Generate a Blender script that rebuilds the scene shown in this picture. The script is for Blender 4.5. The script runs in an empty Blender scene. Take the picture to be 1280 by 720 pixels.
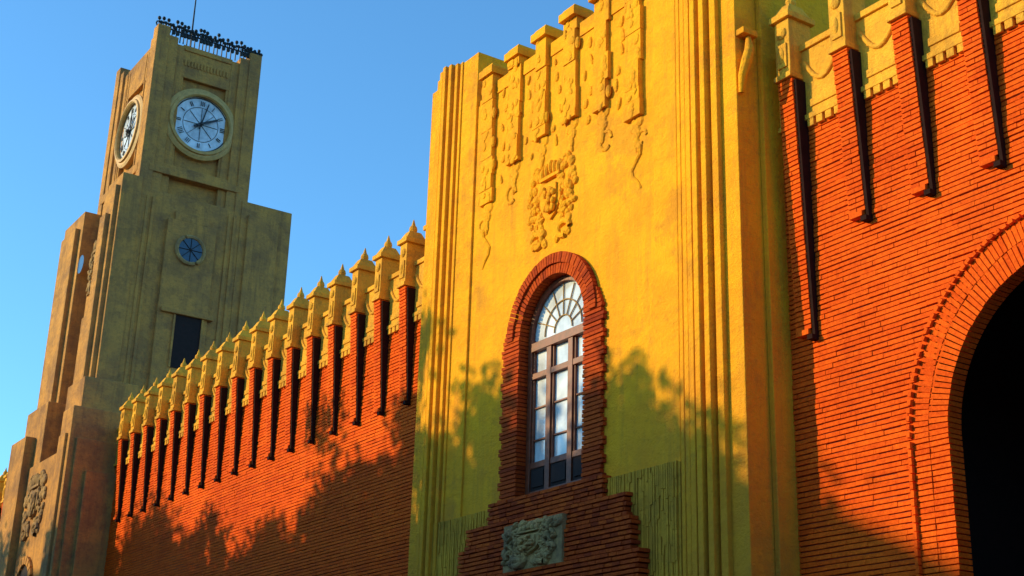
import bpy, math, random
from mathutils import Matrix, Vector
random.seed(7)
sc = bpy.context.scene

# ---------------------------------------------------------------- materials
def new_mat(name):
    m = bpy.data.materials.new(name); m.use_nodes = True
    nt = m.node_tree; b = nt.nodes["Principled BSDF"]
    return m, nt, b
def N(nt, t, **kw):
    n = nt.nodes.new(t)
    for k, v in kw.items():
        if k in n.inputs.keys(): n.inputs[k].default_value = v
        else: setattr(n, k, v)
    return n
def ramp(nt, fac, stops):
    r = nt.nodes.new("ShaderNodeValToRGB")
    cr = r.color_ramp
    while len(cr.elements) < len(stops): cr.elements.new(0.5)
    for e, (p, c) in zip(cr.elements, stops):
        e.position = p; e.color = (c[0], c[1], c[2], 1)
    nt.links.new(fac, r.inputs[0]); return r.outputs[0]
def mixc(nt, fac, a, b, mode='MIX'):
    n = nt.nodes.new("ShaderNodeMix"); n.data_type = 'RGBA'; n.blend_type = mode
    if isinstance(fac, (int, float)): n.inputs[0].default_value = fac
    else: nt.links.new(fac, n.inputs[0])
    for s, i in ((a, 6), (b, 7)):
        if isinstance(s, tuple): n.inputs[i].default_value = (s[0], s[1], s[2], 1)
        else: nt.links.new(s, n.inputs[i])
    return n.outputs[2]
def mul(nt, a, k):
    n = N(nt, "ShaderNodeMath", operation='MULTIPLY'); nt.links.new(a, n.inputs[0]); n.inputs[1].default_value = k
    return n.outputs[0]
def coords(nt, scale):
    tc = nt.nodes.new("ShaderNodeTexCoord"); mp = nt.nodes.new("ShaderNodeMapping")
    mp.inputs["Scale"].default_value = scale
    nt.links.new(tc.outputs["Object"], mp.inputs[0]); return mp.outputs[0]
def noise(nt, scale=(1,1,1), s=1.0, d=5, r=0.6):
    n = N(nt, "ShaderNodeTexNoise"); n.inputs["Scale"].default_value = s
    n.inputs["Detail"].default_value = d; n.inputs["Roughness"].default_value = r
    nt.links.new(coords(nt, scale), n.inputs["Vector"]); return n.outputs["Fac"]
def bump(nt, b, h, strength, dist):
    n = N(nt, "ShaderNodeBump"); n.inputs["Strength"].default_value = strength
    n.inputs["Distance"].default_value = dist
    nt.links.new(h, n.inputs["Height"]); nt.links.new(n.outputs[0], b.inputs["Normal"])

def stone_mat(name, light, dark, stain, bs=0.6, ks=.5, kp=.38, kg=0.0):
    m, nt, b = new_mat(name)
    base = mixc(nt, ramp(nt, noise(nt, (1,1,1.3), 0.9, 6, 0.68), [(0.36,(0,0,0)),(0.60,(1,1,1))]), dark, light)
    streak = ramp(nt, noise(nt, (2.2,2.2,0.22), 1.5, 5, 0.72), [(0.50,(0,0,0)),(0.76,(1,1,1))])
    base = mixc(nt, mul(nt, streak, ks), base, stain)
    spots = ramp(nt, noise(nt, (1,1,1.5), 6, 5, 0.8), [(0.52,(0,0,0)),(0.72,(1,1,1))])
    base = mixc(nt, mul(nt, spots, kp), base, stain)
    patch = ramp(nt, noise(nt, (1,1,1), 0.55, 7, 0.75), [(0.54,(0,0,0)),(0.60,(1,1,1))])
    base = mixc(nt, mul(nt, patch, .32), base, stain)
    if kg:   # darker towards the bottom, blending to the stain colour
        tc=nt.nodes.new("ShaderNodeTexCoord"); sp=nt.nodes.new("ShaderNodeSeparateXYZ"); nt.links.new(tc.outputs["Object"],sp.inputs[0])
        ad=N(nt,"ShaderNodeMath",operation='MULTIPLY_ADD'); nt.links.new(noise(nt,(1,1,.6),1.2,5,.7),ad.inputs[0]); ad.inputs[1].default_value=6.0; nt.links.new(sp.outputs[2],ad.inputs[2])
        mr=N(nt,"ShaderNodeMapRange"); nt.links.new(ad.outputs[0],mr.inputs[0]); mr.inputs[1].default_value=13.0; mr.inputs[2].default_value=7.5; mr.inputs[3].default_value=0; mr.inputs[4].default_value=kg
        base=mixc(nt,mr.outputs[0],base,stain)
    nt.links.new(base, b.inputs["Base Color"])
    b.inputs["Roughness"].default_value = 0.92; b.inputs["Specular IOR Level"].default_value = 0.1
    ad = N(nt, "ShaderNodeMath", operation='MULTIPLY_ADD')
    nt.links.new(noise(nt, (1,1,1), 18, 4, 0.7), ad.inputs[0]); ad.inputs[1].default_value = 0.5
    nt.links.new(noise(nt, (1,1,1.6), 3.2, 6, 0.75), ad.inputs[2])
    bump(nt, b, ad.outputs[0], bs, 0.08)
    return m
M_STONE = stone_mat("ochre_plaster", (0.97,0.43,0.014), (0.86,0.345,0.014), (0.40,0.155,0.03), .7, .5, .38, .55)
M_MERL = stone_mat("merlon_stone", (0.92,0.45,0.04), (0.70,0.33,0.035), (0.28,0.13,0.035), .7, .6, .5)
M_STONE2 = stone_mat("tower_concrete", (0.60,0.285,0.072), (0.36,0.18,0.066), (0.14,0.078,0.05), .75, .6, .5)
M_REED = stone_mat("ribbed_dado", (0.70,0.33,0.03), (0.5,0.23,0.026), (0.18,0.09,0.02))
M_RELIEF = stone_mat("weathered_relief", (0.50,0.30,0.11), (0.28,0.17,0.08), (0.09,0.055,0.04))

def brick_mat(name, c0, c1, c2):
    m, nt, b = new_mat(name)
    at = N(nt, "ShaderNodeAttribute", attribute_name="rnd")
    col = ramp(nt, at.outputs["Fac"], [(0.0, c0), (0.35, c1), (1.0, c2)])
    big = ramp(nt, noise(nt, (1,1,0.7), 0.6, 5, 0.65), [(0.3,(0.80,0.72,0.70)),(0.7,(1.12,1.2,1.0))])
    col = mixc(nt, 1.0, col, big, 'MULTIPLY')
    fine = ramp(nt, noise(nt, (1,1,1), 18, 4, 0.75), [(0.35,(0.72,0.66,0.72)),(0.7,(1.1,1.15,1.1))])
    col = mixc(nt, 1.0, col, fine, 'MULTIPLY')
    nt.links.new(col, b.inputs["Base Color"])
    b.inputs["Roughness"].default_value = 0.9; b.inputs["Specular IOR Level"].default_value = 0.1
    bump(nt, b, noise(nt, (1,1,1), 40, 3, 0.7), 0.5, 0.02)
    return m
M_BRICK = brick_mat("red_brick", (0.76,0.088,0.006), (0.85,0.110,0.007), (0.90,0.135,0.009))
M_BRICKD = brick_mat("window_brick", (0.30,0.038,0.010), (0.48,0.064,0.011), (0.58,0.088,0.012))
def plain(name, c, rough=0.8, metal=0.0, var=0.25, s=6, bs=0.0):
    m, nt, b = new_mat(name)
    f = noise(nt, (1,1,1), s, 4, 0.6)
    col = ramp(nt, f, [(0.3, tuple(x*(1-var) for x in c)), (0.7, tuple(min(1,x*(1+var)) for x in c))])
    nt.links.new(col, b.inputs["Base Color"])
    b.inputs["Roughness"].default_value = rough; b.inputs["Metallic"].default_value = metal
    if bs: bump(nt, b, f, bs, 0.03)
    return m
M_MORTAR = plain("mortar", (0.26,0.034,0.008))
M_SHADOW = plain("pilaster_shadow", (0.022,0.008,0.006), 0.9)  # near-black colour for the modelled pilaster shadow lines
M_SHADOW.node_tree.nodes["Principled BSDF"].inputs["Specular IOR Level"].default_value = 0.1
M_WOOD = plain("varnished_wood", (0.17,0.035,0.012), 0.5, 0, 0.35, 9)
M_IRON = plain("black_iron", (0.02,0.02,0.02), 0.5, 0.6)
M_DARK = plain("dark_infill", (0.018,0.008,0.007), 0.95)  # shade inside the openings put into a near-black colour; also dark window panels
M_CLOCK = plain("clock_glass", (0.56,0.62,0.70), 0.25, 0, 0.3, 2.2)
M_RIM = plain("clock_rim", (0.52,0.29,0.08), 0.6, 0, 0.2, 5)
M_BLACK = plain("clock_black", (0.015,0.015,0.02), 0.5)
M_GLASS = plain("window_glass", (0.62,0.67,0.70), 0.06, 0, 0.3, 1.9)
M_GLASS.node_tree.nodes["Principled BSDF"].inputs["Specular IOR Level"].default_value = 1.0
M_DGLASS = plain("dark_glass", (0.03,0.06,0.10), 0.15)
M_ASPH = plain("asphalt", (0.05,0.05,0.052), 0.9, 0, 0.3, 20, 0.4)
M_PAVE = plain("paving", (0.16,0.14,0.12), 0.9, 0, 0.2, 3, 0.3)
M_KERB = plain("kerb_stone", (0.33,0.32,0.30), 0.9)
M_GROUND = plain("earth_ground", (0.11,0.08,0.05), 0.95, 0, 0.3, 0.4)
M_PAINT = plain("road_paint", (0.75,0.74,0.7), 0.7)
M_LEAF = plain("foliage", (0.06,0.10,0.025), 0.7, 0, 0.5, 1.2)
M_BARK = plain("bark", (0.11,0.075,0.05), 0.95, 0, 0.4, 12, 0.5)
M_ROOF = plain("roof_felt", (0.18,0.14,0.11), 0.9)
M_SHADE_HOUSE = plain("shade_house_render", (0.20,0.11,0.06), 0.9, 0, .2, 1.0)

# ---------------------------------------------------------------- mesh builder
class MB:
    def __init__(s): s.v=[]; s.f=[]; s.m=[]; s.r=[]
    def hexa(s, p, m=0, r=None):
        b=len(s.v); s.v += [tuple(q) for q in p]
        r = random.random() if r is None else r
        for f in ((0,3,2,1),(4,5,6,7),(0,1,5,4),(1,2,6,5),(2,3,7,6),(3,0,4,7)):
            s.f.append(tuple(b+i for i in f)); s.m.append(m); s.r.append(r)
    def box(s, x0,x1,y0,y1,z0,z1, m=0, r=None):
        s.hexa([(x0,y0,z0),(x1,y0,z0),(x1,y1,z0),(x0,y1,z0),(x0,y0,z1),(x1,y0,z1),(x1,y1,z1),(x0,y1,z1)], m, r)
    def frus(s, x0,x1,y0,y1,z0,z1, k, m=0, yfix=False):
        cx=(x0+x1)/2; cy=(y0+y1)/2
        a=[(x0,y0,z0),(x1,y0,z0),(x1,y1,z0),(x0,y1,z0)]
        t=[(cx+(x-cx)*k, cy+(y-cy)*k, z1) for x,y,_ in a]
        s.hexa(a+t, m)
    def face(s, pts, m=0, r=0.5):
        b=len(s.v); s.v += [tuple(q) for q in pts]
        s.f.append(tuple(range(b,b+len(pts)))); s.m.append(m); s.r.append(r)
    def ell(s, c, rad, m=0, seg=10, rings=6, rot=0.0):
        b=len(s.v); cr,sr=math.cos(rot),math.sin(rot)
        for i in range(rings+1):
            th=math.pi*i/rings
            for j in range(seg):
                ph=2*math.pi*j/seg
                x=rad[0]*math.sin(th)*math.cos(ph); y=rad[1]*math.sin(th)*math.sin(ph); z=rad[2]*math.cos(th)
                x,z = x*cr-z*sr, x*sr+z*cr
                s.v.append((c[0]+x,c[1]+y,c[2]+z))
        for i in range(rings):
            for j in range(seg):
                j2=(j+1)%seg
                s.f.append((b+i*seg+j,b+i*seg+j2,b+(i+1)*seg+j2,b+(i+1)*seg+j)); s.m.append(m); s.r.append(0.5)
    def tube(s, pts, rads, m=0, seg=8):
        b=len(s.v); n=len(pts)
        for i,p in enumerate(pts):
            p=Vector(p); q=Vector(pts[min(i+1,n-1)])-Vector(pts[max(i-1,0)])
            q.normalize(); a=q.orthogonal(); 
            if abs(q.y)<0.9: a=q.cross(Vector((0,1,0)))
            a.normalize(); c=q.cross(a)
            for j in range(seg):
                t=2*math.pi*j/seg; s.v.append(tuple(p+(a*math.cos(t)+c*math.sin(t))*rads[i]))
        for i in range(n-1):
            for j in range(seg):
                j2=(j+1)%seg
                s.f.append((b+i*seg+j,b+i*seg+j2,b+(i+1)*seg+j2,b+(i+1)*seg+j)); s.m.append(m); s.r.append(0.5)
    def build(s, name, mats, parent=None, smooth=False, bevel=0):
        me=bpy.data.meshes.new(name); me.from_pydata(s.v,[],s.f)
        for q in mats: me.materials.append(q)
        me.polygons.foreach_set("material_index", s.m)
        a=me.attributes.new("rnd",'FLOAT','FACE'); a.data.foreach_set("value", s.r)
        if smooth: me.polygons.foreach_set("use_smooth",[True]*len(s.f))
        me.update()
        o=bpy.data.objects.new(name,me); sc.collection.objects.link(o)
        if bevel:
            bv=o.modifiers.new("b",'BEVEL'); bv.width=bevel; bv.segments=2; bv.limit_method='ANGLE'
        if parent: o.parent=parent
        return o
def empty(name):
    e=bpy.data.objects.new(name,None); sc.collection.objects.link(e); return e

BLD = empty("brick_market_building")
TWR = empty("clock_tower")

# ---------------------------------------------------------------- dimensions
BX0, BX1 = -26.6, -15.95       # stone bay
CX = -21.3                     # bay axis
WY = 0.92                      # brick wall plane
CO = 0.085                     # course
AX, AR, AZ = -10.55, 2.23, 6.6 # big arch
TX0, TX1 = -58.4, -50.65       # tower base

def arch_half(z, cx, r, zs):
    if z <= zs: return r
    d = r*r-(z-zs)**2
    return math.sqrt(d) if d > 0 else -1

def brick_wall(mb, x0, x1, z0, z1, y, hole=None, L=0.42):
    row=0; z=z0
    while z < z1-0.02:
        segs=[(x0,x1)]
        if hole:
            h=max(arch_half(z,*hole), arch_half(z+CO,*hole))
            if h>0: segs=[(x0,hole[0]-h),(hole[0]+h,x1)]
        rowr=random.random()
        rowj=random.uniform(-0.006,0.006)
        for a,b in segs:
            x=a-(0.2 if row%2 else 0)-random.random()*0.1
            while x < b:
                l=L*random.uniform(0.7,1.15)
                xa=max(x,a); xb=min(x+l-0.003,b)
                if xb-xa>0.03:
                    j=random.uniform(-0.007,0.007)+rowj
                    mb.box(xa,xb,y+j,y+0.09,z+random.uniform(-.002,.004),min(z+CO-0.020+random.uniform(-.006,.005),z1),0,.5*rowr+.5*random.random())
                x+=l
        z+=CO; row+=1

WALLS=[(-82.0,TX0,None),(TX1,BX0,None),(BX1,-3.0,(AX,AR+0.3,AZ))]
ZS=12.5
wall=MB()
for a,b,h in WALLS: brick_wall(wall,a,b,0.0 if a>-60 else 6.0,ZS,WY,h)
wall.build("brick_facade",[M_BRICK],BLD)
core=MB()
for a,b,h in WALLS:
    if not h: core.box(a,b,WY+0.036,WY+1.6,0,ZS-0.01)
    else:
        T=WY+.3
        core.box(a,h[0]-h[1],WY+0.036,T,0,ZS-0.01); core.box(h[0]+h[1],b,WY+0.036,T,0,ZS-0.01)
        z=AZ+h[1]; core.box(h[0]-h[1],h[0]+h[1],WY+0.036,T,z,ZS-0.01)
        n=24
        for i in range(n):
            x_a=-h[1]+2*h[1]*i/n; x_b=x_a+2*h[1]/n; xm=min(abs(x_a),abs(x_b))
            if xm<h[1]:
                zz=AZ+math.sqrt(h[1]**2-xm**2)
                if z-zz>0.01: core.box(h[0]+x_a,h[0]+x_b,WY+0.038,T,zz,z)
core.build("wall_core",[M_MORTAR],BLD)

# pilasters + merlons
pil=MB(); mer=MB(); shadow=MB()
def merlon(x, zb=10.5):
    w=0.17
    z=zb; row=0
    while z<13.3-0.02:
        t=(z-zb)/(13.3-zb); d=0.10+0.19*t
        sp=[(-w,w)] if row%2 else [(-w,0.0),(0.0,w)]
        for a,b in sp:
            j=random.uniform(-0.008,0.008)
            pil.box(x+a+0.003,x+b-0.003,WY-d+j,WY+0.02,z,min(z+CO-0.020,13.3))
        z+=CO; row+=1
    pil.box(x-w+.01,x+w-.01,WY-0.07,WY+0.02,zb,13.28,1)
    pil.box(x-w*0.8,x+w*0.8,WY-0.14,WY+0.01,zb-0.10,zb-0.015)
    # dark strip modelled as the pilaster's shadow line, with a hooked foot
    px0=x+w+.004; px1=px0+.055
    def strip(ya,yb,za,zb_):   # tapered flat shadow strip
        shadow.hexa([(px0,WY-ya,za),(px1,WY-ya,za),(px1,WY+.01,za),(px0,WY+.01,za),(px0,WY-yb,zb_),(px1,WY-yb,zb_),(px1,WY+.01,zb_),(px0,WY+.01,zb_)])
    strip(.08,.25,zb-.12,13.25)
    shadow.box(px0-.06,px1,WY-.15,WY+.01,zb-.20,zb-.122)
    jz=random.uniform(-0.05,0.05)
    y0=WY-0.35; y1=WY+0.22
    mer.box(x-w-.03,x+w+.03,y0,y1,13.3,13.40)
    mer.box(x-w,x+w,y0+0.04,y1,13.40,14.45+jz)
    mer.box(x-w+0.06,x+w-0.06,y0+.01,y0+0.05,13.52,13.98)
    mer.ell((x,y0+0.04,14.2),(0.12,0.06,0.12),0)
    mer.ell((x,y0+0.03,13.76),(0.07,0.06,0.17),0)
    mer.box(x-w-.07,x+w+.07,y0-0.03,y1+.06,14.45+jz,14.57+jz)
    mer.frus(x-w-.03,x+w+.03,y0+0.01,y1+.02,14.57+jz,14.80+jz,0.55)
    mer.ell((x,(y0+y1)/2,14.88+jz),(0.11,0.11,0.13),0)
    mer.frus(x-.05,x+.05,(y0+y1)/2-.05,(y0+y1)/2+.05,14.96+jz,15.16+jz,0.2)
xs=[]
x=-27.45
while x>TX1+0.3: xs.append(x); x-=1.295
for q in xs: merlon(q)
x=TX0-1.6
while x>-81: merlon(x); x-=1.295
merlon(-15.42, zb=8.8)
x=-14.15
while x<-3.2: merlon(x, zb=10.45); x+=1.27
for a,b,h in WALLS:
    mer.box(a,b,WY-0.08,WY+0.5,12.5,12.60)
    mer.box(a,b,WY-0.03,WY+0.45,12.60,13.85)
    mer.box(a,b,WY-0.08,WY+0.5,13.85,13.97)
def tooth(x0,x1):
    n=4
    for i in range(n):
        xa=x0+(x1-x0)*i/n
        mer.box(xa+.03,xa+(x1-x0)/n-.03,WY-0.07,WY,12.36,12.5)
    mer.tube([(x0+(x1-x0)*t,WY-0.04,13.6-0.42*math.sin(math.pi*t)) for t in [i/8 for i in range(9)]],[.045]*9)
    mer.box(x0+.1,x1-.1,WY-.06,WY-.02,12.72,12.86)
for i in range(len(xs)-1): tooth(xs[i+1]+.24,xs[i]-.22)
x=-14.15
while x<-4: tooth(x+.24,x+1.05); x+=1.27
tooth(-15.18,-14.37)
pil.build("pilasters",[M_BRICK,M_MORTAR],BLD)
shadow.build("pilaster_shadow_strips",[M_SHADOW],BLD)
mer.build("merlons",[M_MERL],BLD,bevel=0.012)

# big arch
ar=MB()
def voussoirs(mb, cx, zs, r0, r1, y0, y1, step, a0=0, a1=math.pi, m=0, jag=0, fill=.8):
    n=int((a1-a0)*(r0+r1)/2/step)
    for i in range(n):
        t0=a0+(a1-a0)*i/n; t1=a0+(a1-a0)*(i+fill)/n
        j=random.uniform(-0.008,0.008); rr=r1+(jag if i%2 else 0)
        P=[]
        for y in (y0+j,y1):
            P.append([(cx+r*math.cos(t),y,zs+r*math.sin(t)) for r,t in ((r0,t0),(rr,t0),(rr,t1),(r0,t1))])
        mb.hexa(P[1]+P[0],m)
def jamb(mb, x0, x1, z0, z1, y0, y1, m=0, step=None):
    step=step or CO; z=z0
    while z<z1-.03:
        j=random.uniform(-0.008,0.008)
        mb.box(x0,x1,y0+j,y1,z,min(z1,z+step-.02),m); z+=step
voussoirs(ar,AX,AZ,AR,AR+0.34,WY-0.01,WY+0.28,0.085)
voussoirs(ar,AX,AZ,AR+0.345,AR+0.62,WY-0.02,WY+.02,0.085)
voussoirs(ar,AX,AZ,AR+0.64,AR+0.70,WY-0.085,WY+.02,0.12,fill=.62)
for sx in (-1,1):
    def jj(ra,rb,y0,y1,st=None):
        xa,xb=sorted((AX+sx*ra,AX+sx*rb)); jamb(ar,xa,xb,0,AZ,y0,y1,0,st)
    jj(AR,AR+.34,WY-0.01,WY+0.28); jj(AR+.345,AR+.62,WY-.02,WY+.02); jj(AR+.64,AR+.70,WY-.085,WY+.02,.12)
ar.build("gateway_arch",[M_BRICK],BLD)
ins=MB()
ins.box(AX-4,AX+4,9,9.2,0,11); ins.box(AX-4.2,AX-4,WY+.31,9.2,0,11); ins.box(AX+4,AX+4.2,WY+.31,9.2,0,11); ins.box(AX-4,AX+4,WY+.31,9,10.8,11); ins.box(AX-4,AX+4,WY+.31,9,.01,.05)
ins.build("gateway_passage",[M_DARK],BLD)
rf=MB(); rf.box(BX1,-3,WY+.46,14,12.6,12.9); rf.box(TX1,BX0,WY+.51,14,12.6,12.9); rf.box(-82,TX0,WY+.51,14,12.6,12.9)
rf.box(-3.0,-2.8,WY,14,0,12.9); rf.box(-82.2,-82,WY,14,0,12.9); rf.box(-82,-3,14,14.2,0,12.9)
rf.build("roof_and_rear",[M_ROOF],BLD)

# ---------------------------------------------------------------- stone bay
bay=MB()
WR=1.08; WZ=10.2; SILL=6.95
def arch_front(mb,x0,x1,z0,z1,cx,r,zs,zb,y0,y1,m=0,n=28):
    def q(a,b,c,d,yy): mb.face([(a,yy,c),(b,yy,c),(b,yy,d),(a,yy,d)],m)
    q(x0,cx-r,z0,z1,y0); q(cx+r,x1,z0,z1,y0)
    if zb>z0: q(cx-r,cx+r,z0,zb,y0)
    pts=[(cx-r*math.cos(math.pi*i/n), zs+r*math.sin(math.pi*i/n)) for i in range(n+1)]
    for (xa,za),(xb,zb2) in zip(pts,pts[1:]):
        mb.face([(xa,y0,za),(xb,y0,zb2),(xb,y0,z1),(xa,y0,z1)],m)
        mb.face([(xa,y0,za),(xa,y1,za),(xb,y1,zb2),(xb,y0,zb2)],m)
    mb.face([(cx-r,y0,zb),(cx-r,y0,zs),(cx-r,y1,zs),(cx-r,y1,zb)],m)
    mb.face([(cx+r,y0,zb),(cx+r,y0,zs),(cx+r,y1,zs),(cx+r,y1,zb)],m)
    mb.face([(cx-r,y0,zb),(cx+r,y0,zb),(cx+r,y1,zb),(cx-r,y1,zb)],m)
PX0,PX1=-25.1,-17.5
arch_front(bay,PX0,PX1,0,16.3,CX,1.25,WZ,SILL,0.0,0.6)
bay.box(BX0+.02,PX0,0.0,6,0,17.2); bay.box(PX1,BX1-.0,0.0,6,0,17.2)
bay.box(PX0,CX-1.5,0.6,6,0,16.29); bay.box(CX+1.5,PX1,0.6,6,0,16.29); bay.box(CX-1.5,CX+1.5,0.6,6,0,SILL-.02); bay.box(CX-1.5,CX+1.5,0.6,6,12,16.28); bay.box(CX-1.5,CX+1.5,1.2,6,SILL-.02,12)
bay.box(PX0,PX1,0.02,.5,16.3,16.45)
bay.box(PX0+.0,-24.45,-0.05,.9,0,17.72); bay.box(-18.15,PX1,-0.05,.9,0,17.72)
def ribs(xo, s):
    spec=[(0.0,0.34,0.00,17.55),(0.40,0.16,0.10,17.68),(0.63,0.13,0.18,17.78),(0.83,0.13,0.22,17.82),(1.03,0.13,0.18,17.80),(1.23,0.12,0.12,17.76),(1.41,0.10,0.08,17.74)]
    for off,w,d,zt in spec:
        a,b=sorted((xo+s*off,xo+s*(off+w)))
        bay.box(a,b,-d-0.003,0.7,0,zt)
ribs(BX0+.0,1); ribs(BX1+.004,-1)
bay.box(BX1+.006,BX1+.12,0.50,WY+.6,0,16.2); bay.box(BX0-.12,BX0+.0,0.50,WY+.6,0,16.2)
bay.tube([(BX1+.1+.09*math.sin(t*.9),0.12+.10*math.cos(t),14.2-.28*t) for t in range(5)],[.05,.09,.1,.08,.05])
bay.box(BX1,BX1+.2,0.02,.36,14.2,14.32)
bay.build("bay_masonry",[M_STONE],BLD,bevel=0.015)

# fins & carved ornament
fin=MB()
fx=[CX+(i-2.5)*1.035 for i in range(6)]
lows=[13.7,14.3,14.5,14.5,14.3,13.7]
for k,(x,lo) in enumerate(zip(fx,lows)):
    z=16.9
    fin.box(x-.27,x+.27,-.20,.45,16.80,16.98); fin.frus(x-.24,x+.24,-.18,.4,16.98,17.08,.8)
    while z>lo:
        h=random.uniform(.25,.8); h=min(h,z-lo+.01); w=random.uniform(.19,.25); d=random.uniform(.08,.13)
        ox=random.uniform(-.02,.02)
        fin.box(x-w+ox,x+w+ox,-d,.08,z-h,z-.003)
        for q in range(3):
            fin.ell((x+random.uniform(-.16,.16),-d,z-h*random.random()),(random.uniform(.05,.1),.028,random.uniform(.06,.14)),0,8,5,random.uniform(-.8,.8))
        if random.random()<.7: fin.ell((x+random.choice((-1,1))*random.uniform(.18,.26),-d*.6,z-h/2),(.07,.05,.14),0)
        z-=h
    for i in range(9):
        t=i/8; fin.ell((x+.10*math.sin(i*2.1)*(1-t),-.0,lo-.02-t*.6),(.18*(1-.7*t),.05,.12),0,8,5,random.uniform(-.6,.6))
    s=-1 if k<3 else 1
    if k in (0,5):
        fin.tube([(x+s*.14*math.sin(t*1.1),.01,lo-.5-.14*t) for t in range(8)],[.06,.07,.06,.05,.05,.05,.045,.03])
        fin.tube([(x+s*.18+.13*math.cos(t),.01,lo-.45+.13*math.sin(t)) for t in [i*.6 for i in range(9)]],[.04]*9)
    if k in (1,4):
        fin.tube([(x+s*.1+.18*math.cos(t),.01,lo-.7+.2*math.sin(t)) for t in [i*.6 for i in range(10)]],[.045]*10)
for a,b in zip(fx,fx[1:]):
    fin.box(a+.26,b-.26,-.03,.3,16.3,16.62)
    for i in range(6):
        fin.ell(((a+b)/2+random.uniform(-.14,.14),.0,16.1-i*.38+random.uniform(-.1,.1)),(random.uniform(.05,.11),.05,random.uniform(.08,.17)),0,8,5,random.uniform(-.5,.5))
def crest(mb,cx,cz,w,h,y,n,m=0,seed=1):
    R=random.Random(seed)
    for k,(sw,sh,dd) in enumerate(((.42,.40,.10),(.30,.30,.15))):
        pts=[(-sw,sh),(sw,sh),(sw,-.1*sh),(.55*sw,-.75*sh),(0,-1.05*sh),(-.55*sw,-.75*sh),(-sw,-.1*sh)]
        f=[(cx+px*w,y-dd*min(1,w),cz+pz*h) for px,pz in pts]; bk=[(a,y+.01,c) for a,_,c in f]
        mb.face(f,m)
        for i in range(7): mb.face([f[i],f[(i+1)%7],bk[(i+1)%7],bk[i]],m)
    for i in range(-2,3): mb.ell((cx+i*.16*w,y-.06,cz+h*(.62+.10*(2-abs(i))/2)),(.07*w,.08,.17*h),m)
    mb.box(cx-.4*w,cx+.4*w,y-.12,y,cz+.47*h,cz+.54*h,m)
    for i in range(n):
        t=R.random(); px=R.uniform(.35,1.0)*w*(.65+.35*math.sin(math.pi*t)); pz=(t*2-1)*h*.9
        rx,rz=R.uniform(.06,.15)*w,R.uniform(.05,.13)*h; ro=R.uniform(-1,1)
        for s in (-1,1): mb.ell((cx+s*px,y-R.uniform(0,.04),cz+pz),(rx,.08,rz),m,8,5,ro*s)
    for i in range(n//3):
        mb.ell((cx+R.uniform(-.25,.25)*w,y-.15,cz+R.uniform(-.3,.3)*h),(.07*w,.05,.07*h),m,8,5)
    for s in (-1,1):
        mb.tube([(cx+s*(.55*w+.22*w*math.cos(t)),y-.05,cz-.75*h+.15*h*math.sin(t)) for t in [i*.7 for i in range(8)]],[.05*w+.02]*8,m)
crest(fin,CX-.15,12.95,.86,1.02,0.03,62,0,3)
fin.build("carved_fins_and_crest",[M_STONE],BLD,bevel=0.012)

# reeded dado and brick surround
reed=MB()
def reeds(x0,x1,z0,z1):
    x=x0
    while x<x1:
        w=random.uniform(.045,.065)
        zz=z0
        while zz<z1:
            hh=random.uniform(.25,.8)
            reed.box(x,min(x1,x+w-.014),-0.085-random.uniform(0,.03),0.0,zz,min(z1,zz+hh-.01)); zz+=hh
        x+=w
reeds(PX0-.35,-22.98,3,6.88); reeds(-19.62,-17.55,3,6.88)
reed.box(PX0-.35,PX1+.0,-0.065,.001,0,6.86)
reed.build("reeded_dado",[M_REED],BLD)
ws=MB()
z=SILL-.25; i=0
while z<WZ:
    for s in (-1,1):
        e=.07 if (i//2)%2 else 0
        a,b=sorted((CX+s*WR,CX+s*(1.64+e)))
        ws.box(a,b,-.09+random.uniform(-.012,.012),0.40,z,z+CO-.022)
    z+=CO; i+=1
voussoirs(ws,CX,WZ,WR,WR+.20,-.08,.40,.085)
voussoirs(ws,CX,WZ,WR+.205,WR+.42,-.13,.02,.085)
for i in range(5):
    for s in (-1,1):
        a,b=sorted((CX+s*(WR+.38),CX+s*(1.66-.04*i))); ws.box(a,b,-.09,.01,WZ+CO*i,WZ+CO*i+.065)
tiers=[(5.45,3.0,.34),(6.1,2.75,.29),(6.55,2.55,.25),(6.95,1.85,.2)]
zz=0.0; row=0
while zz<6.90:
    for zt,hw,d in tiers:
        if zz<zt-.01: break
    e=.0 if row%2 else .04
    x=CX-hw-e
    while x<CX+hw+e-.02:
        l=random.uniform(.2,.24); ws.box(x,min(x+l-.008,CX+hw+e),-d+random.uniform(-.012,.012),.0,zz,zz+CO-.026); x+=l
    zz+=CO; row+=1
ws.build("window_brick_surround",[M_BRICKD],BLD)
wc=MB(); wc.box(CX-1.8,CX+1.8,-.15,.002,0,6.85); wc.box(CX-2.5,CX+2.5,-.19,.003,0,6.4)
for s in (-1,1):
    a,b=sorted((CX+s*(WR+.03),CX+s*1.6)); wc.box(a,b,-.05,.39,SILL-.2,WZ)
wc.build("surround_core",[M_MORTAR],BLD)
pl=MB(); pl.box(CX-1.05,CX+.85,-.34,-.2,5.5,6.38); crest(pl,CX-.1,5.95,.8,.42,-.34,60,0,9)
for i in range(60):
    pl.ell((CX-.1+random.uniform(-.9,.9),-.35,5.95+random.uniform(-.4,.4)),(random.uniform(.05,.12),.07,random.uniform(.04,.09)),0,8,5,random.uniform(-1,1))
pl.build("carved_plaque",[M_RELIEF],BLD,bevel=0.01)

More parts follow.
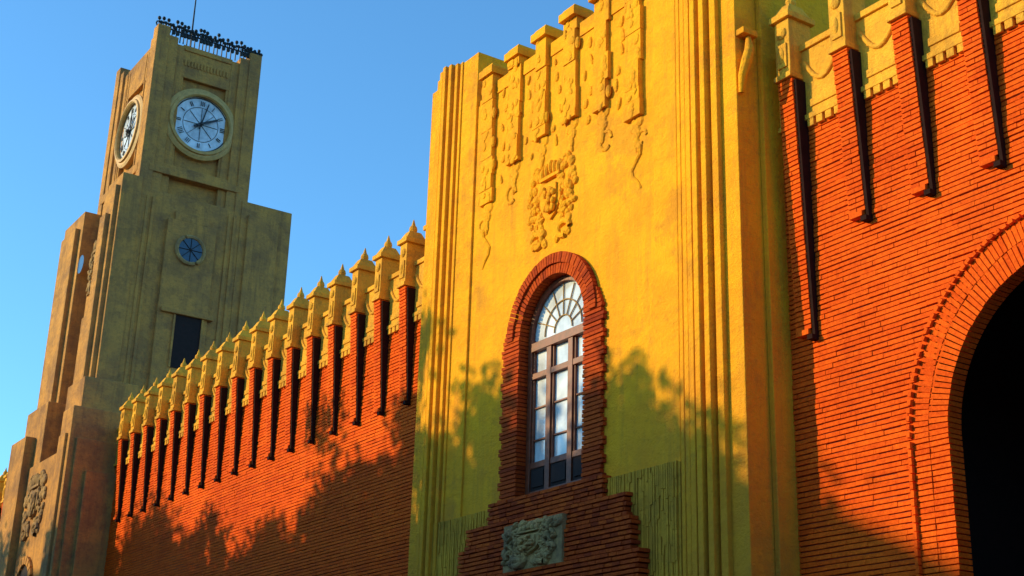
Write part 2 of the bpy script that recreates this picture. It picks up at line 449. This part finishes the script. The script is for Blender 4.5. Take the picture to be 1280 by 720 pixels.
# window
win=MB(); gy=.24
gl=MB()
pts=[(CX-WR*math.cos(math.pi*i/24),WZ+WR*math.sin(math.pi*i/24)) for i in range(25)]
gl.face([(CX-WR,gy,SILL),(CX+WR,gy,SILL)]+[(a,gy,c) for a,c in reversed(pts)])
gl.build("glass",[M_GLASS],BLD)
def bar(x0,x1,z0,z1,d=.07): win.box(x0,x1,gy-d,gy-.004,z0,z1)
for s in (-1,1):
    a,b=sorted((CX+s*WR,CX+s*(WR-.13))); bar(a,b,SILL,WZ,.10)
TR=10.02
bar(CX-WR+.13,CX+WR-.13,TR-.09,TR+.09,.12)
bar(CX-WR+.13,CX+WR-.13,SILL,SILL+.14,.11)
cols=[CX-WR+.13,CX-.36,CX+.36,CX+WR-.13]
for c in cols[1:3]: bar(c-.075,c+.075,SILL+.14,TR-.09,.10)
for a,b in zip(cols,cols[1:]):
    a2=a+(.075 if a!=cols[0] else 0); b2=b-(.075 if b!=cols[3] else 0)
    bar(a2,b2,9.36,9.48,.09)
    for zz2 in (8.75,8.1): bar(a2,b2,zz2,zz2+.035,.04)
    for e in (a2,b2-.045): win.box(e,e+.045,gy-.06,gy-.0045,SILL+.72,9.36); win.box(e,e+.045,gy-.06,gy-.0045,9.48,TR-.09)
    win.box(a2+.005,b2-.005,gy-.06,gy-.003,SILL+.14,SILL+.60,1)
    win.box(a2+.06,b2-.06,gy-.085,gy-.061,SILL+.22,SILL+.54,1)
    bar(a2,b2,SILL+.60,SILL+.72,.08)
for i in range(24):
    t0=math.pi*i/24; t1=math.pi*(i+1)/24
    P=[]
    for y in (gy-.10,gy-.002): P.append([(CX+r*math.cos(t),y,WZ+r*math.sin(t)) for r,t in ((WR-.10,t0),(WR,t0),(WR,t1),(WR-.10,t1))])
    win.hexa(P[1]+P[0])
win.build("window_frame",[M_WOOD,M_DARK],BLD,bevel=.006)
fan=MB()
for i in range(1,8):
    t=math.pi*i/8; fan.tube([(CX+.3*math.cos(t),gy-.02,WZ+.3*math.sin(t)),(CX+.95*math.cos(t),gy-.02,WZ+.95*math.sin(t))],[.013,.013],0,6)
for rr in (.3,.62):
    fan.tube([(CX+rr*math.cos(math.pi*i/16),gy-.02,WZ+rr*math.sin(math.pi*i/16)) for i in range(17)],[.014]*17,0,6)
fan.build("fanlight_tracery",[M_RELIEF],BLD)
sill=MB(); sill.box(CX-WR-.0,CX+WR+.0,-.17,.3,SILL-.12,SILL-.001); sill.build("window_sill",[M_MORTAR],BLD)

# ---------------------------------------------------------------- clock tower
tw=MB(); SX0,SX1,SY0,SY1=-57.1,-51.9,.87,5.5
ZT=31.9
cxT=(SX0+SX1)/2; cyT=(SY0+SY1)/2
tw.box(SX0+.32,SX1-.32,SY0+.32,SY1-.32,0,ZT-.9)
for sx in (0,1):
    for sy in (0,1):
        for k,(w,ins_,zt) in enumerate(((.9,0.0,ZT-.45),(1.15,.10,ZT-.7),(.55,-.06,ZT-.1))):
            x0,x1=(SX1-ins_-w,SX1-ins_) if sx else (SX0+ins_,SX0+ins_+w)
            y0,y1=(SY1-ins_-w,SY1-ins_) if sy else (SY0+ins_,SY0+ins_+w)
            tw.box(x0,x1,y0,y1,0.1*k,zt)
for x in (SX1-1.35,SX1-1.6,SX0+1.28,SX0+1.52): tw.box(x,x+.13,SY0+.12,SY0+.4,0,ZT-.8)
for y in (SY0+1.22,SY1-1.35): tw.box(SX1-.4,SX1-.14,y,y+.13,25.3,ZT-.8)
tw.box(SX1-.35,SX1-.12,SY0+1.2,SY1-1.2,29.75,ZT-.62); tw.box(SX0+1.2,SX1-1.2,SY0+.12,SY0+.35,29.75,ZT-.62)
tw.box(SX0+.2,SX1-.2,SY0+.2,SY1-.2,ZT-.9,ZT-.68)
tw.box(SX1-.13,SX1-.06,SY0+1.25,SY1-1.25,31.0,31.12)
for i in range(14):
    y=SY0+1.3+i*.145
    tw.box(SX1-.13,SX1-.07,y,y+.09,30.3,30.6)
tw.box(SX1-.35,SX1+.08,SY0+.3,SY1-.3,25.1,25.4); tw.box(SX1-.35,SX1-.02,SY0+.6,SY1-.6,25.4,25.6)
tw.box(SX0+.3,SX1-.3,SY0-.08,SY0+.2,25.1,25.5)
FY=.0; LX=-59.4
tw.box(SX1-1.7,SX1+.12,FY+.15,SY0+.1,0,24.7)
tw.box(SX1-1.45,SX1-.1,FY-.02,FY+.2,0,24.2)
tw.box(SX1-1.1,SX1-.4,FY-.2,FY+.0,0,23.0)
tw.box(LX,-56.6,FY+.15,SY0+1.4,0,24.6)
tw.box(LX-.25,LX+.1,FY+.35,SY0+2,0,22.9)
tw.box(LX+.4,-57.0,FY-.05,FY+.2,0,23.9)
tw.box(SX0+1.2,SX1-1.6,FY+.5,SY0+.1,0,23.0)
tw.box(SX0+1.5,SX1-1.9,FY+.35,FY+.55,0,19.5)
tw.box(SX1-1.9,SX1+.1,SY1-.2,SY1+2.1,0,24.8)
tw.box(SX1-1.7,SX1+.22,SY1+.1,SY1+1.5,0,24.2)
tw.box(-58.32,-56.62,SY1-.2,SY1+2.1,0,24.8)
tw.box(SX1-.4,SX1+.04,SY0+.0,SY1,0.02,24.3)
tw.box(SX1-.3,SX1+.2,cyT-1.0,cyT+1.1,0,23.2); tw.box(SX1-.3,SX1+.16,cyT-.7,cyT+.8,23.2,23.6)
tw.box(SX1-.1,SX1+.34,cyT-.9,cyT+1.3,19.2,19.4)
for y in (SY0+.35,SY0+.6,SY1-.75,SY1-.5): tw.box(SX1-.1,SX1+.10,y,y+.13,0,24.0)
# base block
tw.box(TX0+.02,TX1-.25,-.55,5,0,13.3)
tw.box(TX1-1.3,TX1+.0,-.85,1.6,0,14.6); tw.box(TX1-1.1,TX1-.3,-.95,.2,0,13.6); tw.box(TX0-.6,TX0+1.5,-.85,1.6,0,14.6); tw.box(TX0-1.2,TX0-.5,-.5,1.6,0,13.2)
tw.box(TX1-2.6,TX1-.5,-.45,1.62,12,15.9); tw.box(TX0-.3,TX0+2.6,-.45,1.62,12,15.9)
tw.box(TX1-.25,TX1+.14,-.62,1.3,0,13.4)
tw.box(TX1-.25,TX1+.34,-.2,1.2,0,12.2)
tw.build("tower_masonry",[M_STONE2],TWR,bevel=0.03)
ax0=-55.2
t2=MB()
crest(t2,ax0,11.6,1.3,1.4,-.56,60,0,4)
crest(t2,cxT,21.5,.8,1.3,FY+.33,30,0,5)
t2.build("tower_reliefs",[M_RELIEF],TWR)
dr=MB()
pts=[(ax0-.85*math.cos(math.pi*i/16),8.45+.85*math.sin(math.pi*i/16)) for i in range(17)]
dr.face([(ax0-.85,-.57,0),(ax0+.85,-.57,0)]+[(a,-.57,c) for a,c in reversed(pts)])  # flat dark sheet drawn for the shaded opening
dr.build("base_archway_shade",[M_DARK],TWR)
fr=MB(); voussoirs(fr,ax0,8.45,.85,1.15,-.66,-.5,.3); jamb(fr,ax0-1.15,ax0-.85,0,8.45,-.66,-.5,0,.3); jamb(fr,ax0+.85,ax0+1.15,0,8.45,-.66,-.5,0,.3)
fr.build("archway_surround",[M_STONE2],TWR)

def clock(name,origin,uax,nax,R=1.28):
    O=Vector(origin); U=Vector(uax); W=Vector((0,0,1)); Nn=Vector(nax)
    P=lambda r,a,d: tuple(O+U*(r*math.sin(a))+W*(r*math.cos(a))+Nn*d)
    def ringm(mb,prof,m=0,n=64):
        b=len(mb.v)
        for i in range(n):
            for r,d in prof: mb.v.append(P(r,2*math.pi*i/n,d))
        k=len(prof)
        for i in range(n):
            for j in range(k-1):
                mb.f.append((b+i*k+j,b+((i+1)%n)*k+j,b+((i+1)%n)*k+j+1,b+i*k+j+1)); mb.m.append(m); mb.r.append(.5)
    e=MB()
    ringm(e,[(R+.34,-.2),(R+.34,.10),(R+.22,.16),(R+.14,.16),(R+.12,.24),(R+.02,.26),(R-.03,.2),(R-.03,.02)],0)
    e.face([P(R,2*math.pi*i/64,.05) for i in range(64)],1)
    ringm(e,[(R-.05,.06),(R-.08,.065),(R-.10,.06)],2); ringm(e,[(R*.62,.06),(R*.61,.065),(R*.60,.06)],2)
    def bar2(a,r0,r1,w,d,off=0.0):
        A=O+Nn*d; ra=U*math.sin(a)+W*math.cos(a); rt=U*math.cos(a)-W*math.sin(a)
        q=[A+ra*r0-rt*w+rt*off,A+ra*r0+rt*w+rt*off,A+ra*r1+rt*w*.8+rt*off,A+ra*r1-rt*w*.8+rt*off]
        e.hexa([tuple(x) for x in q]+[tuple(x+Nn*.03) for x in q],2)
    for h in range(12):
        a=math.pi*h/6
        cnt=(3,1,2,3,2,1,2,3,4,2,1,2)[h]
        for j in range(cnt): bar2(a,R*.68,R*.84,.013,.06,(j-(cnt-1)/2)*.075)
    for h in range(8): bar2(math.pi*h/4,.0,R*.58,.007,.052)
    bar2(math.radians(14),-.25,R*.80,.03,.12); bar2(math.radians(62),-.2,R*.62,.055,.16)
    bar2(math.radians(242),.05,.35,.06,.12)
    e.ell(tuple(O+Nn*.17),(.09,.09,.09),2)
    e.build(name,[M_RIM,M_CLOCK,M_BLACK],TWR)
clock("clock_face",(SX1-.18,cyT,27.8),(0,1,0),(1,0,0))
clock("clock_face_front",(cxT,SY0+.18,27.8),(1,0,0),(0,-1,0))
oc=MB()
def disc(mb,c,r,ax,m,n=32):
    if ax=='x': mb.face([(c[0],c[1]+r*math.cos(2*math.pi*i/n),c[2]+r*math.sin(2*math.pi*i/n)) for i in range(n)],m)
    else: mb.face([(c[0]+r*math.cos(2*math.pi*i/n),c[1],c[2]+r*math.sin(2*math.pi*i/n)) for i in range(n)],m)
disc(oc,(SX1+.26,cyT+.05,22.0),.52,'x',1)
oc.tube([(SX1+.24,cyT+.05+.58*math.cos(2*math.pi*i/32),22.0+.58*math.sin(2*math.pi*i/32)) for i in range(33)],[.09]*33,0)
for a in range(4):
    t=a*math.pi/4; oc.tube([(SX1+.28,cyT+.05-.5*math.cos(t),22-.5*math.sin(t)),(SX1+.28,cyT+.05+.5*math.cos(t),22+.5*math.sin(t))],[.014,.014],2,5)
disc(oc,(cxT-1.6,FY+.13,22.0),.4,'y',1)
oc.box(SX1+.2,SX1+.215,cyT-.25,cyT+.85,17.0,19.2,2)
for e in (cyT-.33,cyT+.85): oc.box(SX1+.2,SX1+.27,e,e+.08,17.0,19.19,3)
oc.build("tower_windows",[M_RELIEF,M_DGLASS,M_DARK,M_STONE2],TWR)
# iron cresting on roof edge
ir=MB()
RI=random.Random(5)
u=SY0
while u<SY1:
    z=ZT-.12
    hh=RI.uniform(.18,.42)
    ir.tube([(SX1-.12,u,z-.5),(SX1-.12,u,z+hh)],[.03,.02],0,5)
    ir.tube([(SX1-.12,u+.11*math.cos(t),z+.1+.12*math.sin(t)) for t in [k*.8 for k in range(9)]],[.035]*9,0,5)
    ir.ell((SX1-.12,u,z+hh+.04),(.07,.08,.09),0,8,5)
    ir.ell((SX1-.12,u+.1,z+hh*.6),(.06,.1,.08),0,8,5)
    ir.ell((SX1-.12,u+.06,z-.1),(.05,.09,.12),0,8,5)
    u+=RI.uniform(.14,.22)
ir.tube([(SX1-.12,SY0,ZT-.12),(SX1-.12,SY1,ZT-.12)],[.035,.035],0,6)
ir.tube([(cxT+1,cyT-.35,ZT-.9),(cxT+1,cyT-.35,ZT+4.5)],[.05,.02],0,6)
ir.build("iron_cresting",[M_IRON],TWR)

# ---------------------------------------------------------------- ground
def sheet(name,x0,x1,y0,y1,z,m):
    g=MB(); g.face([(x0,y0,z),(x1,y0,z),(x1,y1,z),(x0,y1,z)]); return g.build(name,[m])
sheet("ground",-1500,1500,-1500,1500,-.02,M_GROUND)
sheet("road",-400,400,-17,-6,-.012,M_ASPH)
g=MB(); g.box(-400,400,-5.8,60,-.3,.0); g.box(-400,400,-36,-17.2,-.3,.12); g.build("pavement",[M_PAVE])
g=MB(); 
for i in range(-60,61):
    g.box(i*4,i*4+3.98,-6.0,-5.8,-.3,.13); g.box(i*4,i*4+3.98,-17.2,-17.0,-.3,.13)
g.build("kerb",[M_KERB],bevel=.01)
g=MB()
for i in range(-30,20): g.face([(i*6,-11.56,-.006),(i*6+3,-11.56,-.006),(i*6+3,-11.42,-.006),(i*6,-11.42,-.006)])
g.build("road_markings",[M_PAINT])
PHI=math.radians(34); EL=math.radians(16)
# unseen buildings opposite, added to cut sky fill and shade the facade
def shade_house(x0,x1,y0,y1,h):
    E=empty("shade_building"); b=MB(); b.box(x0,x1,y0,y1,0,h); b.box(x0-.2,x1+.2,y0-.2,y1+.2,h,h+.4)
    b.build("shade_building_walls",[M_SHADE_HOUSE],E); q=MB(); f=MB(); n=int((x1-x0)/3.2)
    for i in range(n):
        x=x0+(i+.5)*(x1-x0)/n
        for z in [1+3.3*k for k in range(int(h/3.3))]:
            q.box(x-.55,x+.55,y1-.1,y1+.02,z,z+1.7)
            f.box(x-.65,x-.55,y1-.05,y1+.07,z-.1,z+1.8); f.box(x+.55,x+.65,y1-.05,y1+.07,z-.1,z+1.8); f.box(x-.55,x+.55,y1-.05,y1+.06,z+1.7,z+1.8); f.box(x-.55,x+.55,y1-.05,y1+.09,z-.1,z)
    q.build("windows",[M_DGLASS],E); f.build("window_frames",[M_RIM],E)
dX=37/math.cos(PHI)*math.sin(PHI); dZ=37/math.cos(PHI)*math.tan(EL)
for a,b_,h in ((-66,-44.5,8.6+dZ),(-44.3,-28,7.9+dZ),(-27.8,-17.2,6.9+dZ)):  # heights set from the wanted shadow tops on the facade
    shade_house(a-dX,b_-dX,-50,-37,h-.4)
for a,b_,h in ((-41.5,-22,9),(-21.5,0,10),(1,22,13),(23,50,14)): shade_house(a,b_,-50,-37,h)

# ---------------------------------------------------------------- trees across the street
def tree(x,y,h,cr,seed,dens=1.0):
    R=random.Random(seed); E=empty("street_tree"); E.location=(x,y,0)
    t=MB(); top=h-cr*1.0
    t.tube([(0,0,0),(.1,.05,top*.35),(-.05,.1,top*.7),(.1,0,top)],[.38,.28,.22,.15],0,10)
    tips=[]
    for i in range(18):
        a=R.uniform(0,6.28); z0=R.uniform(top*.55,top); L=R.uniform(.5,1.0)*cr
        p=Vector((0,0,z0)); q=p+Vector((math.cos(a)*L*.5,math.sin(a)*L*.5,L*.45)); r=p+Vector((math.cos(a)*L,math.sin(a)*L,L*R.uniform(.5,1.3)))
        t.tube([p,q,r],[.13,.08,.03],0,6); tips+= [q,r]
    t.build("trunk_and_limbs",[M_BARK],E)
    l=MB()
    cl=[p+Vector((R.gauss(0,.5),R.gauss(0,.5),R.gauss(0,.4))) for p in tips for _ in range(2)]
    for c in cl:
        s=R.uniform(.5,1.0)
        for k in range(int(125*dens)):
            p=c+Vector((R.gauss(0,s*.6),R.gauss(0,s*.6),R.gauss(0,s*.45)))
            u=Vector((R.uniform(-1,1),R.uniform(-1,1),R.uniform(-1,1))).normalized()*.22; v=u.orthogonal().normalized()*.11
            l.face([p-u,p+v,p+u,p-v],0,R.random())
    l.build("crown",[M_LEAF],E)
def sh(xw,zw,yt):
    d=(-yt)/math.cos(PHI); return xw-d*math.sin(PHI), zw+d*math.tan(EL)
for i,(xw,zw,yt,cr) in enumerate(((-29.6,11.4,-19,2.5),(-34.5,10.0,-21,2.5),(-39,10.0,-20,2.4),(-43.5,10.4,-19.5,2.4),(-48.0,10.8,-21,2.2),(-25.4,10.0,-19,2.6),(-22.4,8.8,-21,2.0),(-18.4,8.6,-19.5,1.9),(-58.5,11.5,-21,3.0))):
    X,Z=sh(xw,zw,yt); tree(X,yt,Z,cr,i+11)

# ---------------------------------------------------------------- light
w=bpy.data.worlds.new("World"); sc.world=w; w.use_nodes=True
nt=w.node_tree; bg=nt.nodes["Background"]
sky=nt.nodes.new("ShaderNodeTexSky"); sky.sky_type='NISHITA'; sky.sun_disc=False
sky.sun_elevation=EL; sky.sun_rotation=math.pi+PHI; sky.air_density=1.0; sky.dust_density=0.4; sky.ozone_density=1.5
tint=mixc(nt,1.0,sky.outputs[0],(1.0,1.92,2.5),'MULTIPLY')
nt.links.new(tint,bg.inputs[0]); bg.inputs[1].default_value=0.13
ld=bpy.data.lights.new("sun",'SUN'); ld.energy=5.0; ld.angle=math.radians(.5); ld.color=(1,.77,.38)
lo=bpy.data.objects.new("sun",ld); sc.collection.objects.link(lo)
sd=Vector((-math.sin(PHI)*math.cos(EL),-math.cos(PHI)*math.cos(EL),math.sin(EL)))
lo.rotation_euler=sd.to_track_quat('Z','Y').to_euler(); lo.location=(0,-30,40)

# ---------------------------------------------------------------- camera
F=1750.0
ax=Vector((1240,595,F)).normalized(); az=Vector((142,4850,-F)); az=(az-ax*az.dot(ax)).normalized(); ay=az.cross(ax)
M=Matrix(((ax.x,ax.y,ax.z,0),(ay.x,ay.y,ay.z,-15),(az.x,az.y,az.z,1.6),(0,0,0,1)))
cd=bpy.data.cameras.new("camera"); cd.lens=36*F/1280; cd.sensor_width=36; cd.clip_end=5000; cd.clip_start=.1
co=bpy.data.objects.new("camera",cd); sc.collection.objects.link(co); co.matrix_world=M
sc.camera=co
sc.view_settings.view_transform='Standard'; sc.view_settings.look='None'; sc.view_settings.exposure=0
